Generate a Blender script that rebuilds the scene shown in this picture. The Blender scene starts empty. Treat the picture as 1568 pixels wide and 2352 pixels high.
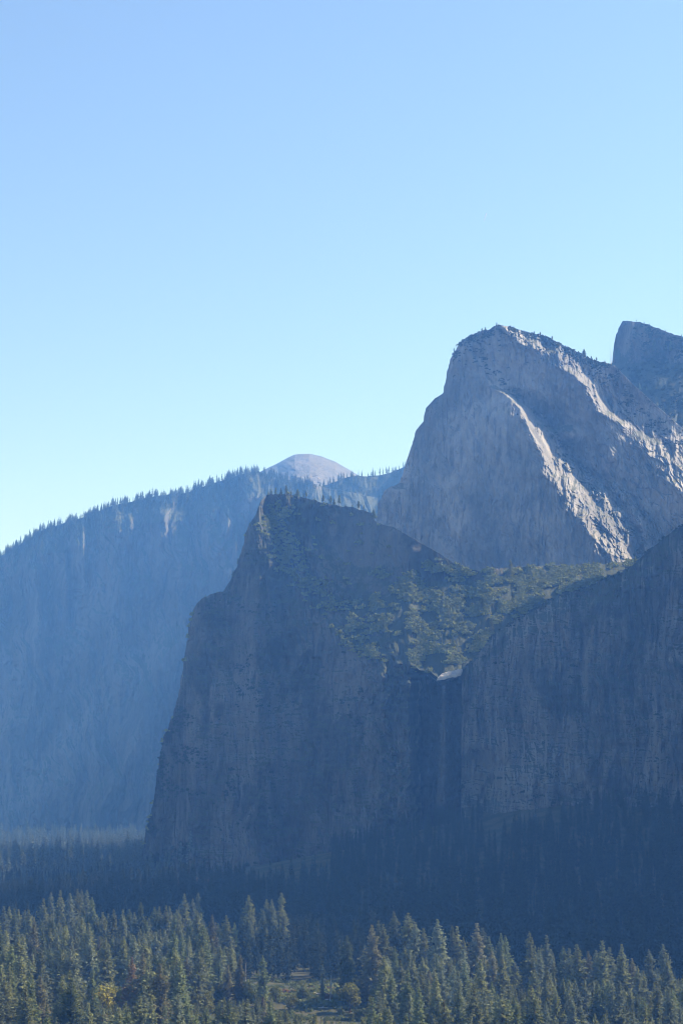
import bpy, math, random
import numpy as np
from mathutils import Vector, Matrix
R = math.radians
C = bpy.context.scene.collection
S = bpy.context.scene
rng = np.random.default_rng(7)
random.seed(7)

# ------------------------------------------------------------------ camera frame (photo measured on a 1568 x 2352 copy)
H = 130.0
T = math.tan(R(14.5))
PITCH = R(7.72)
CP, SP = math.cos(PITCH), math.sin(PITCH)
SUN_AZ, SUN_EL = 70.0, 39.0
SV = np.array([math.cos(R(SUN_EL))*math.sin(R(SUN_AZ)), math.cos(R(SUN_EL))*math.cos(R(SUN_AZ)), math.sin(R(SUN_EL))])

def unproj(X, Y, D):
    X = np.asarray(X, float); Y = np.asarray(Y, float); D = np.asarray(D, float)
    cx = (X-784)/1176*T; cy = (1176-Y)/1176*T
    k = D/(CP-cy*SP)
    return np.stack([cx*k, D+0*k, H+(SP+cy*CP)*k], -1)
def vslope(Y):
    cy = (1176-np.asarray(Y, float))/1176*T
    return (SP+cy*CP)/(CP-cy*SP)
def project(P):
    P = np.asarray(P, float)
    x, y, z = P[..., 0], P[..., 1], P[..., 2]-H
    f = y*CP+z*SP; u = -y*SP+z*CP
    return 784+x/f/T*1176, 1176-u/f/T*1176

# ------------------------------------------------------------------ noise
_perm = np.random.default_rng(3).permutation(256)
_perm = np.concatenate([_perm]*3)
_g = np.random.default_rng(4).normal(size=(256, 3)); _g /= np.linalg.norm(_g, axis=1)[:, None]
def perlin(x, y, z):
    x, y, z = np.broadcast_arrays(*(np.asarray(a, float) for a in (x, y, z)))
    xi, yi, zi = np.floor(x).astype(int), np.floor(y).astype(int), np.floor(z).astype(int)
    xf, yf, zf = x-xi, y-yi, z-zi
    xi &= 255; yi &= 255; zi &= 255
    fd = lambda t: t*t*t*(t*(t*6-15)+10)
    u, v, w = fd(xf), fd(yf), fd(zf)
    def gr(dx, dy, dz):
        h = _perm[_perm[_perm[xi+dx]+yi+dy]+zi+dz]
        g = _g[h]
        return g[..., 0]*(xf-dx)+g[..., 1]*(yf-dy)+g[..., 2]*(zf-dz)
    l = lambda a, b, t: a+t*(b-a)
    return l(l(l(gr(0,0,0), gr(1,0,0), u), l(gr(0,1,0), gr(1,1,0), u), v),
             l(l(gr(0,0,1), gr(1,0,1), u), l(gr(0,1,1), gr(1,1,1), u), v), w)*1.6
def fbm(x, y, z=0.0, o=5, gain=.5, ridged=False):
    s = 0; a = 1.0
    for i in range(o):
        n = perlin(x*2**i+i*17.3, y*2**i-i*9.1, np.asarray(z)*2**i+i*5.7)
        s = s+a*((1-2*np.abs(n)) if ridged else n); a *= gain
    return s
def sstep(a, b, x):
    t = np.clip((x-a)/(b-a), 0, 1); return t*t*(3-2*t)
def cracks(a, b, z, w=.05):
    n = np.abs(perlin(a, b, z)); m = np.abs(perlin(a*1.7+9, b*1.7-4, z+3))
    return sstep(w, 0, n)+.6*sstep(w, 0, m)
def terr(n, k, sharp=.75):
    """turn a smooth noise into broken steps"""
    q = n*k; f = np.floor(q); r = q-f
    return (f+sstep(.5-.5*(1-sharp), .5+.5*(1-sharp), r))/k

# ------------------------------------------------------------------ mesh helpers
def mesh_arrays(name, V, F, mat, smooth=False):
    V = np.asarray(V, np.float32); F = np.asarray(F, np.int32); k = F.shape[1]
    me = bpy.data.meshes.new(name)
    me.vertices.add(len(V)); me.vertices.foreach_set('co', V.ravel())
    me.loops.add(F.size); me.loops.foreach_set('vertex_index', F.ravel())
    me.polygons.add(len(F))
    me.polygons.foreach_set('loop_start', np.arange(0, F.size, k, dtype=np.int32))
    me.polygons.foreach_set('loop_total', np.full(len(F), k, np.int32))
    me.polygons.foreach_set('use_smooth', np.full(len(F), smooth))
    me.update(calc_edges=True)
    if mat: me.materials.append(mat)
    return me
def link(name, me, parent=None):
    o = bpy.data.objects.new(name, me); C.objects.link(o)
    if parent: o.parent = parent
    return o
def tag(o, label=None, cat=None, group=None, kind=None):
    if label: o['label'] = label
    if cat: o['category'] = cat
    if group: o['group'] = group
    if kind: o['kind'] = kind
    return o
def thing(name, loc, label, cat, group=None, rz=0, sc=1.0):
    o = bpy.data.objects.new(name, None); C.objects.link(o)
    o.location = loc; o.rotation_euler = (0, 0, rz)
    o.scale = (sc, sc, sc) if not hasattr(sc, '__len__') else sc
    return tag(o, label, cat, group)

# ------------------------------------------------------------------ materials
def newmat(name):
    m = bpy.data.materials.new(name); m.use_nodes = True
    nt = m.node_tree; nt.nodes.clear()
    out = nt.nodes.new('ShaderNodeOutputMaterial')
    return m, nt, out
def N(nt, t, **kw):
    n = nt.nodes.new(t)
    for k, v in kw.items(): setattr(n, k, v)
    return n
def noise_tex(nt, coord, scale, loc=(0,0,0), detail=6, rough=.6, rot=(0,0,0)):
    mp = N(nt, 'ShaderNodeMapping'); mp.inputs['Scale'].default_value = scale; mp.inputs['Location'].default_value = loc
    mp.inputs['Rotation'].default_value = rot
    nt.links.new(coord, mp.inputs['Vector'])
    n = N(nt, 'ShaderNodeTexNoise'); n.inputs['Scale'].default_value = 1; n.inputs['Detail'].default_value = detail
    n.inputs['Roughness'].default_value = rough
    nt.links.new(mp.outputs[0], n.inputs['Vector'])
    return n.outputs['Fac']
def ramp(nt, fac, a, b, lo=0.0, hi=1.0):
    r = N(nt, 'ShaderNodeMapRange'); r.interpolation_type = 'SMOOTHSTEP'
    r.inputs[1].default_value = a; r.inputs[2].default_value = b; r.inputs[3].default_value = lo; r.inputs[4].default_value = hi
    nt.links.new(fac, r.inputs[0]); return r.outputs[0]
def mixc(nt, fac, a, b, mode='MIX'):
    m = N(nt, 'ShaderNodeMix', data_type='RGBA', blend_type=mode)
    if hasattr(fac, 'default_value'): nt.links.new(fac, m.inputs[0])
    else: m.inputs[0].default_value = fac
    for s, v in ((m.inputs[6], a), (m.inputs[7], b)):
        if hasattr(v, 'default_value'): nt.links.new(v, s)
        else: s.default_value = (*v, 1)
    return m.outputs[2]
def mth(nt, op, a, b):
    m = N(nt, 'ShaderNodeMath', operation=op)
    for s, v in ((m.inputs[0], a), (m.inputs[1], b)):
        if hasattr(v, 'default_value'): nt.links.new(v, s)
        else: s.default_value = v
    return m.outputs[0]

def rock_mat(name, light, dark, warm, veg, veg_amt=.5, veg_slope=(.45, .75), scale=1.0, streak=.7, bump=1.0, lich=.35, patch=0.0):
    m, nt, out = newmat(name)
    tc = N(nt, 'ShaderNodeTexCoord').outputs['Object']
    geo = N(nt, 'ShaderNodeNewGeometry')
    s = scale
    big = noise_tex(nt, tc, (s/90, s/90, s/160), detail=5)
    strk = noise_tex(nt, tc, (s/9, s/9, s/130), (3, 7, 1), 5, .62)
    strk2 = noise_tex(nt, tc, (s/28, s/28, s/220), (13, 2, 5), 4, .6)
    fine = noise_tex(nt, tc, (s/5, s/5, s/9), (1, 1, 9), 6, .68)
    wm = noise_tex(nt, tc, (s/14, s/14, s/110), (31, 5, 3), 5, .6)
    col = mixc(nt, ramp(nt, big, .35, .65), dark, light)
    col = mixc(nt, ramp(nt, strk, .5, .68, 0, streak), col, tuple(c*.55 for c in dark))
    col = mixc(nt, ramp(nt, strk2, .55, .7, 0, streak*.8), col, tuple(c*.6 for c in dark))
    col = mixc(nt, ramp(nt, wm, .56, .72, 0, lich), col, warm)
    col = mixc(nt, ramp(nt, fine, .58, .75, 0, .55), col, tuple(min(.6, c*1.35) for c in light))
    col = mixc(nt, ramp(nt, fine, .28, .42, .5, 0), col, tuple(c*.6 for c in dark))
    if patch:
        pn = noise_tex(nt, tc, (s/70, s/70, s/95), (4, 11, 6), 6, .62)
        col = mixc(nt, ramp(nt, pn, .50, .60, 0, patch), col, tuple(c*.42+.004 for c in dark))
        p2 = noise_tex(nt, tc, (s/38, s/38, s/60), (14, 1, 16), 5, .6)
        col = mixc(nt, ramp(nt, p2, .60, .70, 0, patch*.8), col, tuple(min(.5, c*1.25) for c in light))
    # brush and moss where the rock lies back
    sep = N(nt, 'ShaderNodeSeparateXYZ'); nt.links.new(geo.outputs['Normal'], sep.inputs[0])
    vn = noise_tex(nt, tc, (s/16, s/16, s/16), (9, 9, 2), 6, .65)
    vf = mth(nt, 'ADD', sep.outputs['Z'], mth(nt, 'MULTIPLY', mth(nt, 'SUBTRACT', vn, .5), 1.1))
    col = mixc(nt, ramp(nt, vf, veg_slope[0], veg_slope[1], 0, veg_amt), col, veg)
    bs = N(nt, 'ShaderNodeBsdfPrincipled'); nt.links.new(col, bs.inputs['Base Color'])
    bs.inputs['Roughness'].default_value = .9; bs.inputs['Specular IOR Level'].default_value = .15
    b1 = N(nt, 'ShaderNodeBump'); b1.inputs['Strength'].default_value = .8; b1.inputs['Distance'].default_value = 3.0*bump/s
    hsum = mth(nt, 'ADD', mth(nt, 'MULTIPLY', strk, .9), mth(nt, 'MULTIPLY', fine, .6))
    nt.links.new(hsum, b1.inputs['Height']); nt.links.new(b1.outputs[0], bs.inputs['Normal'])
    nt.links.new(bs.outputs[0], out.inputs[0])
    return m

def leaf_mat(name, c1, c2, trans=.36, var=.35):
    m, nt, out = newmat(name)
    oi = N(nt, 'ShaderNodeObjectInfo')
    tc = N(nt, 'ShaderNodeTexCoord').outputs['Object']
    n = noise_tex(nt, tc, (.45, .45, .45), detail=4, rough=.7)
    col = mixc(nt, ramp(nt, n, .35, .65), c1, c2)
    hs = N(nt, 'ShaderNodeHueSaturation'); nt.links.new(col, hs.inputs['Color'])
    nt.links.new(mth(nt, 'ADD', mth(nt, 'MULTIPLY', oi.outputs['Random'], var*2), 1-var), hs.inputs['Value'])
    d = N(nt, 'ShaderNodeBsdfDiffuse'); t = N(nt, 'ShaderNodeBsdfTranslucent'); mx = N(nt, 'ShaderNodeMixShader')
    nt.links.new(hs.outputs[0], d.inputs[0]); nt.links.new(hs.outputs[0], t.inputs[0]); mx.inputs[0].default_value = trans
    nt.links.new(d.outputs[0], mx.inputs[1]); nt.links.new(t.outputs[0], mx.inputs[2]); nt.links.new(mx.outputs[0], out.inputs[0])
    return m
def plain_mat(name, c1, c2, sc=(2, 2, .4), rough=.9):
    m, nt, out = newmat(name)
    tc = N(nt, 'ShaderNodeTexCoord').outputs['Object']
    n = noise_tex(nt, tc, sc, detail=5)
    bs = N(nt, 'ShaderNodeBsdfPrincipled'); nt.links.new(mixc(nt, ramp(nt, n, .35, .65), c1, c2), bs.inputs['Base Color'])
    bs.inputs['Roughness'].default_value = rough; bs.inputs['Specular IOR Level'].default_value = .05; nt.links.new(bs.outputs[0], out.inputs[0])
    return m

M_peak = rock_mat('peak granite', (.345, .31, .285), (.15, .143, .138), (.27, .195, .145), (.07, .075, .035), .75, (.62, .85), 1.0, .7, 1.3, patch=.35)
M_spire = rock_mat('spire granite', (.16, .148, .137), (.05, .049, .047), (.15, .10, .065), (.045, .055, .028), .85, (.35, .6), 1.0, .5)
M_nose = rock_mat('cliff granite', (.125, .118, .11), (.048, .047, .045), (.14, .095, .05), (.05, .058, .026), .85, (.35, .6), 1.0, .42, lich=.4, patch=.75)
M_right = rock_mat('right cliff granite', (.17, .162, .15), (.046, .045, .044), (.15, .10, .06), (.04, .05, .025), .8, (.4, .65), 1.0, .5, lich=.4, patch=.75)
M_far = rock_mat('far granite', (.125, .118, .115), (.06, .058, .057), (.12, .09, .07), (.05, .06, .03), .8, (.45, .7), .45, .6)
M_dome = rock_mat('dome granite', (.118, .110, .107), (.08, .078, .078), (.4, .29, .22), (.09, .09, .05), .15, (.9, 1.3), .5, .25)
M_ground = plain_mat('forest floor', (.045, .05, .022), (.08, .07, .035), (.05, .05, .05))
M_bark = plain_mat('bark', (.10, .065, .045), (.17, .11, .075))
M_snag = plain_mat('bleached wood', (.34, .30, .26), (.5, .46, .41))

# ------------------------------------------------------------------ relief builder: a rock mass with its own distance, depth and back
def relief(name, top, bottom, depth, step, nrows, mat, jag=1.0, back=((40, 8), (120, 80), (160, 500)), seed=0.0, rowpow=1.0):
    top = np.asarray(top, float)
    seg = np.r_[0, np.cumsum(np.hypot(np.diff(top[:, 0]), np.diff(top[:, 1])))]
    n = int(seg[-1]/step)
    s = np.linspace(0, seg[-1], n)
    Xc = np.interp(s, seg, top[:, 0]); Yc = np.interp(s, seg, top[:, 1])
    nx = np.gradient(Yc); ny = np.gradient(Xc); nl = np.hypot(nx, ny)+1e-9; nx /= nl; ny /= nl
    jn = (fbm(s/38+seed*7, seed, 0, 5, .6)*4+terr(fbm(s/16+seed*3, 9+seed, 0, 3), 5)*3.0)*jag
    Xc = Xc-nx*jn*.9; Yc = Yc-ny*jn
    Xc = np.maximum.accumulate(Xc+np.arange(n)*1e-4)
    t = np.linspace(0, 1, nrows)**rowpow
    Yb = np.interp(Xc, *zip(*bottom)) if hasattr(bottom, '__len__') else np.full(n, bottom)
    Xg = np.repeat(Xc[None], nrows, 0); Yg = Yc[None]+t[:, None]*np.maximum(Yb-Yc, 4)[None]
    D = depth(Xg, Yg)
    P = unproj(Xg, Yg, D)
    rows = [P[0]+np.stack([np.zeros(n), np.full(n, dy)+fbm(s/30, k*3.1, seed)*dy*.15, np.full(n, -dz)+fbm(s/25, k*2.1, seed+3)*min(dz, 60)*.4], -1)
            for k, (dy, dz) in reversed(list(enumerate(back)))]
    P = np.concatenate([np.stack(rows), P], 0)
    P[..., 2] = np.maximum(P[..., 2], 1.0)
    nr = len(P)
    i = np.arange(nr*n).reshape(nr, n)
    F = np.stack([i[:-1, :-1], i[1:, :-1], i[1:, 1:], i[:-1, 1:]], -1).reshape(-1, 4)
    o = link(name, mesh_arrays(name, P.reshape(-1, 3), F, mat, True))
    return o, Xg, Yg, D

def lines_depth(X, Y, lines):
    """piecewise interpolation across crease lines, each [(X,Y,D)...] top to bottom"""
    K = []; Dk = []
    for ln in lines:
        a = np.asarray(ln, float)
        K.append(np.interp(Y, a[:, 1], a[:, 0])); Dk.append(np.interp(Y, a[:, 1], a[:, 2]))
    K = np.maximum.accumulate(np.stack(K)+np.arange(len(lines))[:, None, None]*.5, 0)
    out = np.where(X < K[0], Dk[0], Dk[-1])
    for k in range(len(lines)-1):
        f = (X-K[k])/np.maximum(K[k+1]-K[k], .5)
        m = (f >= 0) & (f <= 1)
        out = np.where(m, Dk[k]+(Dk[k+1]-Dk[k])*np.clip(f, 0, 1), out)
    return out
def blur(D, n=2):
    for _ in range(n):
        for ax in (0, 1):
            P = np.pad(D, [(1, 1) if a == ax else (0, 0) for a in (0, 1)], mode='edge')
            D = (np.take(P, range(0, D.shape[ax]), ax)+2*D+np.take(P, range(2, D.shape[ax]+2), ax))/4
    return D

# ------------------------------------------------------------------ the peak
A_top = [(862,1215),(866,1169),(871,1154),(884,1124),(904,1116),(916,1109),(934,1059),(943,1029),(954,989),(971,969),(976,939),(999,914),(1018,902),(1021,879),(1026,854),
         (1034,824),(1056,786),(1079,771),(1104,761),(1124,756),(1139,746),(1164,748),(1184,755),(1214,765),(1234,767),(1259,775),(1284,788),(1309,800),(1334,812),(1359,826),(1384,833),(1411,840),
         (1450,880),(1500,925),(1568,985),(1640,1050),(1760,1130)]
A_sil = np.array(A_top, float)
def A_depth(X, Y):
    base = lambda Y: 2810+(1320-Y)/576*125
    off = lambda pts, o: [(x, y, o) for x, y in pts]
    left = [(1058,746),(1056,786),(1034,824),(1021,879),(1018,902),(976,939),(954,989),(934,1059),(916,1109),(884,1124),(866,1169),(862,1330)]
    L1 = [(1062,780),(1045,840),(1030,902),(1012,960),(1000,1050),(985,1120),(960,1200),(950,1330)]
    r1l = [(1066,786),(1080,820),(1105,850),(1120,885),(1162,905),(1190,935),(1206,965),(1216,990),(1226,1012),(1244,1054),(1256,1089),(1284,1124),(1304,1169),(1344,1214),(1384,1264),(1414,1289),(1439,1330)]
    r1r = [(1070,786),(1092,822),(1120,850),(1135,885),(1172,905),(1216,940),(1249,974),(1278,992),(1286,1014),(1301,1049),(1336,1074),(1386,1114),(1421,1129),(1456,1169),(1478,1199),(1488,1240),(1500,1300)]
    r2l = [(1150,746),(1179,771),(1199,789),(1250,809),(1262,834),(1312,859),(1339,884),(1359,919),(1369,944),(1384,950),(1424,974),(1434,999),(1479,1044),(1504,1089),(1544,1114),(1566,1130),(1700,1300)]
    r2r = [(1180,752),(1234,776),(1304,812),(1339,844),(1364,874),(1379,894),(1391,924),(1424,949),(1464,989),(1524,1019),(1568,1049),(1640,1120),(1800,1300)]
    r3 = [(1300,760),(1420,840),(1500,940),(1568,1000),(1700,1110),(1900,1300)]
    ln = [[(x, y, base(y)+95) for x, y in left], [(x, y, base(y)+50) for x, y in L1],
          [(x, y, base(y)+30-50*min(1, max(0, (y-850)/120))) for x, y in r1l], [(x, y, base(y)+40+110*min(1, max(0, (y-880)/140))) for x, y in r1r],
          [(x, y, base(y)+5+95*min(1, max(0, (y-790)/170))) for x, y in r2l], [(x, y, base(y)+55+125*min(1, max(0, (y-790)/170))) for x, y in r2r], [(x, y, base(y)+60+125*min(1, max(0, (y-790)/170))) for x, y in r3]]
    D = lines_depth(X, Y, ln)
    D = blur(D, 3)
    m = .66
    x, z = X*m, -Y*m
    # roughness: high near the lit crests and the summit brush, low on the clean slabs
    r1c = np.interp(Y, [p[1] for p in r1l], [p[0] for p in r1l]); r1d = np.interp(Y, [p[1] for p in r1r], [p[0] for p in r1r])
    r2c = np.interp(Y, [p[1] for p in r2l], [p[0] for p in r2l]); r2d = np.interp(Y, [p[1] for p in r2r], [p[0] for p in r2r])
    near1 = sstep(-25, 0, X-r1c)*sstep(45, 5, X-r1d)*sstep(890, 960, Y)
    near2 = sstep(-20, 0, X-r2c)*sstep(60, 5, X-r2d)
    rough = .7+1.7*near1*(.6+.8*sstep(1000, 1150, Y))+1.6*near2+.5*sstep(860, 780, Y)
    w = fbm(x/70, z/120, 2.0, 3)*14
    D = D+fbm((x+w*.6)/75, z/190, .3, 4)*14*(.6+.3*rough)
    xr = x*.82+z*.57; zr = -x*.57+z*.82
    D = D+terr(fbm((xr+w)/26, (zr)/60, 4.4, 4), 4, .7)*7.5*rough
    D = D+(fbm((x+w*.4)/9, z/34, 1.7, 5, .55))*3.2*rough
    D = D-fbm(xr/14, zr/22, 6.6, 4, .5, True)*2.4*near1-fbm(xr/12, zr/40, 8.6, 4, .5, True)*1.2*near2
    D = D+cracks((x+w*.3)/17-zr/160, z/210+x/120, 3.3, .05)*2.4*(1-.4*near1)+fbm(x/3.3, z/8, 2.6, 3)*1.0+terr(fbm((xr+w)/11, zr/26, 5.4, 4), 4, .8)*5.5*(near1+near2)
    rib = X-np.interp(Y, [1105,1130,1160,1200,1240,1275], [1392,1418,1446,1468,1480,1486])
    D = D-38*np.exp(-(rib/13)**2)*sstep(1095, 1120, Y)*sstep(1290, 1260, Y)*(1+.35*fbm(x/9, z/9, 4.4, 4))
    D = D-terr(fbm(xr/38, zr/80, 11.1, 4), 3, .85)*23*sstep(-40, 30, X-r1c)*sstep(960, 1080, Y)
    # the low dome that catches the sun beside the crest
    D = D-55*np.exp(-(((X-1298)/30)**2+((Y-1001)/20)**2)**1.6)
    return D
o, *_ = relief('granite_peak', A_top, [(860,1330),(1000,1340),(1450,1345),(1800,1345)], A_depth, 1.25, 430, M_peak, .8, ((30, 10), (110, 90), (190, 320), (230, 800)), 1.0)
tag(o, 'tall grey granite peak with two sunlit ribs running down to the right', 'mountain', kind='structure')

# ------------------------------------------------------------------ the blunt spire behind it
B_top = [(1330,905),(1372,850),(1409,830),(1411,789),(1413,775),(1419,754),(1429,737),(1454,738),(1484,744),(1504,752),(1549,768),(1575,778),(1640,815),(1720,880),(1850,980)]
def B_depth(X, Y):
    sp = sstep(1404, 1412, X)*sstep(850, 800, Y)
    D = 3380-(Y-750)*.35-np.clip(Y-835, 0, 400)*.85
    D = D+80*(1-sstep(1410, 1450, X))*sp-.32*(X-1440)*sstep(1440, 1480, X)
    x, z = X*.74, -Y*.74
    rough = 1.2-.4*sp
    D = D+fbm(x/60, z/130, 3.3, 4)*16+terr(fbm(x/20, z/60, 1.4, 4), 4)*7*rough+fbm(x/7, z/18, 7.4, 4)*2.6
    return D
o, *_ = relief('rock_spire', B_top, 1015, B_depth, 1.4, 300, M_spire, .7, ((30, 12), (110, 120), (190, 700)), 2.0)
tag(o, 'blunt rock tower with a sheer left edge behind the tall peak', 'mountain', kind='structure')

# ------------------------------------------------------------------ the dark nose cliff with its brushy hanging shelf
N_top = [(318,2010),(326,1962),(332,1930),(347,1864),(357,1815),(361,1775),(369,1727),(374,1694),(385,1674),(397,1642),(409,1602),(415,1557),(421,1542),(423,1502),(429,1482),(431,1453),(437,1425),(445,1405),(451,1387),
         (469,1371),(493,1363),(510,1361),(530,1333),(542,1304),(552,1276),(560,1240),(570,1208),(586,1184),(596,1159),(602,1147),(612,1137),(640,1133),(690,1140),(731,1151),(771,1160),(804,1166),(848,1174),(854,1184),(864,1200),
         (905,1213),(950,1238),(1010,1272),(1050,1300),(1100,1312),(1160,1304),(1220,1300),(1290,1300),(1350,1298),(1400,1295),(1440,1290),(1480,1285),(1530,1280)]
E_pts = [(318,1000),(560,1100),(596,1165),(620,1215),(650,1310),(700,1372),(760,1440),(820,1502),(900,1518),(985,1548),(1010,1562),(1060,1548),(1110,1520),(1200,1510),(1530,1500)]
De_pts = [(318,2580),(345,2560),(400,2530),(450,2510),(510,2500),(560,2490),(596,2480),(650,2468),(700,2440),(760,2400),(830,2350),(900,2328),(960,2290),(1010,2272),(1060,2268),(1120,2270),(1530,2320)]
UP = [[(604,1130,2535),(616,1215,2496),(646,1310,2472),(700,1372,2444),(760,1440,2402),(820,1502,2356)],
      [(648,1130,2512),(668,1215,2486),(704,1310,2460),(756,1372,2434),(810,1440,2392),(860,1502,2345)],
      [(860,1180,2466),(860,1300,2442),(880,1372,2412),(900,1440,2368),(910,1510,2328)],
      [(1000,1200,2426),(1000,1270,2424),(1010,1335,2420),(1020,1440,2350),(1020,1560,2270)],
      [(1120,1270,2446),(1120,1330,2424),(1120,1440,2362),(1120,1560,2290)],
      [(1250,1270,2500),(1250,1330,2456),(1250,1400,2395),(1250,1500,2320)],
      [(1530,1270,2600),(1530,1330,2480),(1530,1400,2395),(1530,1500,2320)]]
def nose_edge(X, Y=None):
    return np.interp(X, *zip(*E_pts))
def N_depth(X, Y):
    E = nose_edge(X)+fbm(X/40, Y*0+3.0, 0, 3)*10
    De = np.interp(X, *zip(*De_pts))
    Yt = np.interp(X, [p[0] for p in N_top], [p[1] for p in N_top])
    E = np.maximum(E, Yt)
    up = np.clip(E-Y, 0, None); dn = np.clip(Y-E, 0, None)
    Du = lines_depth(X, Y, UP)
    k = sstep(0, 14, up)*sstep(600, 614, X)
    D = (De-dn*.17)*(1-k)+Du*k
    # alcove behind the waterfall
    alc = sstep(938, 972, X+fbm(Y/22, X*0+4, 1, 3)*9)*sstep(1120, 1070, X)*sstep(-2, 8, dn)
    D = D+115*alc*sstep(1960, 1850, Y)
    # big buttress swellings on the wall
    wall = sstep(0, 40, dn)
    D = D-10*np.exp(-((X-890)/40)**2)*wall+12*np.exp(-((X-845)/24)**2)*wall-10*np.exp(-((X-600)/70)**2)*wall
    # gully right of the crest, crest itself pushed out
    gx = X-np.interp(Y, [1150,1310,1380,1440,1505], [640,690,775,830,880])
    D = blur(D, 3)
    x, z = X*.53, -Y*.53
    w = fbm(x/60, z/90, 2.2, 3)*16
    crest = np.exp(-((gx-12)/48)**2)*sstep(-20, 15, up)
    rough = .8+.2*(1-wall)+.6*crest
    amp = 1-.72*k*sstep(690, 820, X)
    D0 = D
    D = D+fbm((x+w*.5)/55, z/170, 5.3, 4)*12
    D = D+cracks((x+w*.3)/18, z/230+x/200, 7.7, .05)*2.6
    D = D+terr(fbm((x+w)/24, z/75+x/140, 9.4, 4), 4, .7)*9*rough
    D = D+fbm((x+w*.4)/8, z/30, 3.7, 5, .55)*3.2*rough
    D = D-fbm(x/14, z/12, 12.6, 4, .5, True)*2.6*crest-15*crest*sstep(.08, .45, fbm(x/13, z/13, 5.5, 4))*sstep(1250, 1290, Y)+terr(fbm(x/46, z/11, 4.6, 4), 3, .7)*3.5*wall+fbm(x/3.2, z/8, 2.6, 3)*1.1
    return D0+(D-D0)*amp
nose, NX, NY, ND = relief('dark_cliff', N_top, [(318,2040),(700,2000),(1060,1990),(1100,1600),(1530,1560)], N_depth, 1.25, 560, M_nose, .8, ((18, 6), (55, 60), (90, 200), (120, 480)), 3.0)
M_wet_shade = rock_mat('wet and shade-darkened granite', (.06, .058, .056), (.022, .022, .022), (.05, .04, .03), (.02, .024, .014), .5, (.5, .8), 1.0, .7)  # wet stain plus painted shade, darkening the recess behind the fall
nose.data.materials.append(M_wet_shade)
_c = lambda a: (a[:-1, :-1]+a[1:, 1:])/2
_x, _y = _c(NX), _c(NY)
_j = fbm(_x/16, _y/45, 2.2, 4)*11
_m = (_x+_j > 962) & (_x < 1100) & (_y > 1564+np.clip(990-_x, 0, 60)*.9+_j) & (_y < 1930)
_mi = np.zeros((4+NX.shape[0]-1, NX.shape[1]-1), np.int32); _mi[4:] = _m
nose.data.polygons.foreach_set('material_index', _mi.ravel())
tag(nose, 'dark shaded granite cliff with a steep left nose and a brushy hanging shelf', 'cliff', kind='structure')

# ------------------------------------------------------------------ the right-hand wall
W_top = [(1054,1960),(1055,1800),(1053,1722),(1056,1640),(1058,1560),(1066,1538),(1078,1520),(1100,1498),(1130,1460),(1165,1436),(1200,1411),(1240,1392),(1290,1363),(1350,1347),(1385,1330),(1420,1316),(1450,1300),(1470,1281),(1500,1256),(1520,1238),(1540,1222),(1568,1206),
         (1620,1170),(1700,1120),(1800,1080),(1950,1050)]
def W_depth(X, Y):
    D = np.interp(X, [1050,1056,1075,1110,1160,1300,1568,1700,1950], [2300,2280,2268,2262,2245,2203,2130,2100,2060])
    Yt = np.interp(X, [p[0] for p in W_top[4:]], [p[1] for p in W_top[4:]])
    dn = np.clip(Y-Yt, 0, None)
    D = D-dn*.13+np.clip(50-dn, 0, 50)*.5
    # hollowed arch at the foot of the buttress beside the fall
    ar = np.exp(-(((X-1100)/52)**2+((Y-1790)/70)**2)**2)
    D = D+34*ar*sstep(1695, 1745, Y+.0006*(X-1120)**2*0)
    D = D-20*np.exp(-((X-1235)/60)**2)*sstep(1690, 1790, Y)
    D = blur(D, 3)
    x, z = X*.5, -Y*.5
    w = fbm(x/50, z/90, 7.2, 3)*12
    D = D+fbm((x+w*.5)/48, z/210, 8.3, 4)*13
    D = D+terr(fbm((x+w*.7)/17, z/110, 2.4, 4), 4, .72)*10+cracks((x+w*.3)/15, z/230+x/200, 5.7, .05)*2.8+terr(fbm(x/44+z/60, z/13, 3.9, 4), 3, .72)*4.5
    D = D+fbm(x/3, z/9, 5.2, 3)*1.0+fbm((x+w*.3)/6, z/45, 6.7, 5, .55)*2.8
    return D
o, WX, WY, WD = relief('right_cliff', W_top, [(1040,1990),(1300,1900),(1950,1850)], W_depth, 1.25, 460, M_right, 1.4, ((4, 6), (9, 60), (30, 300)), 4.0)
tag(o, 'shaded streaked granite wall right of the waterfall, rising to the right edge', 'cliff', kind='structure')

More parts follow.
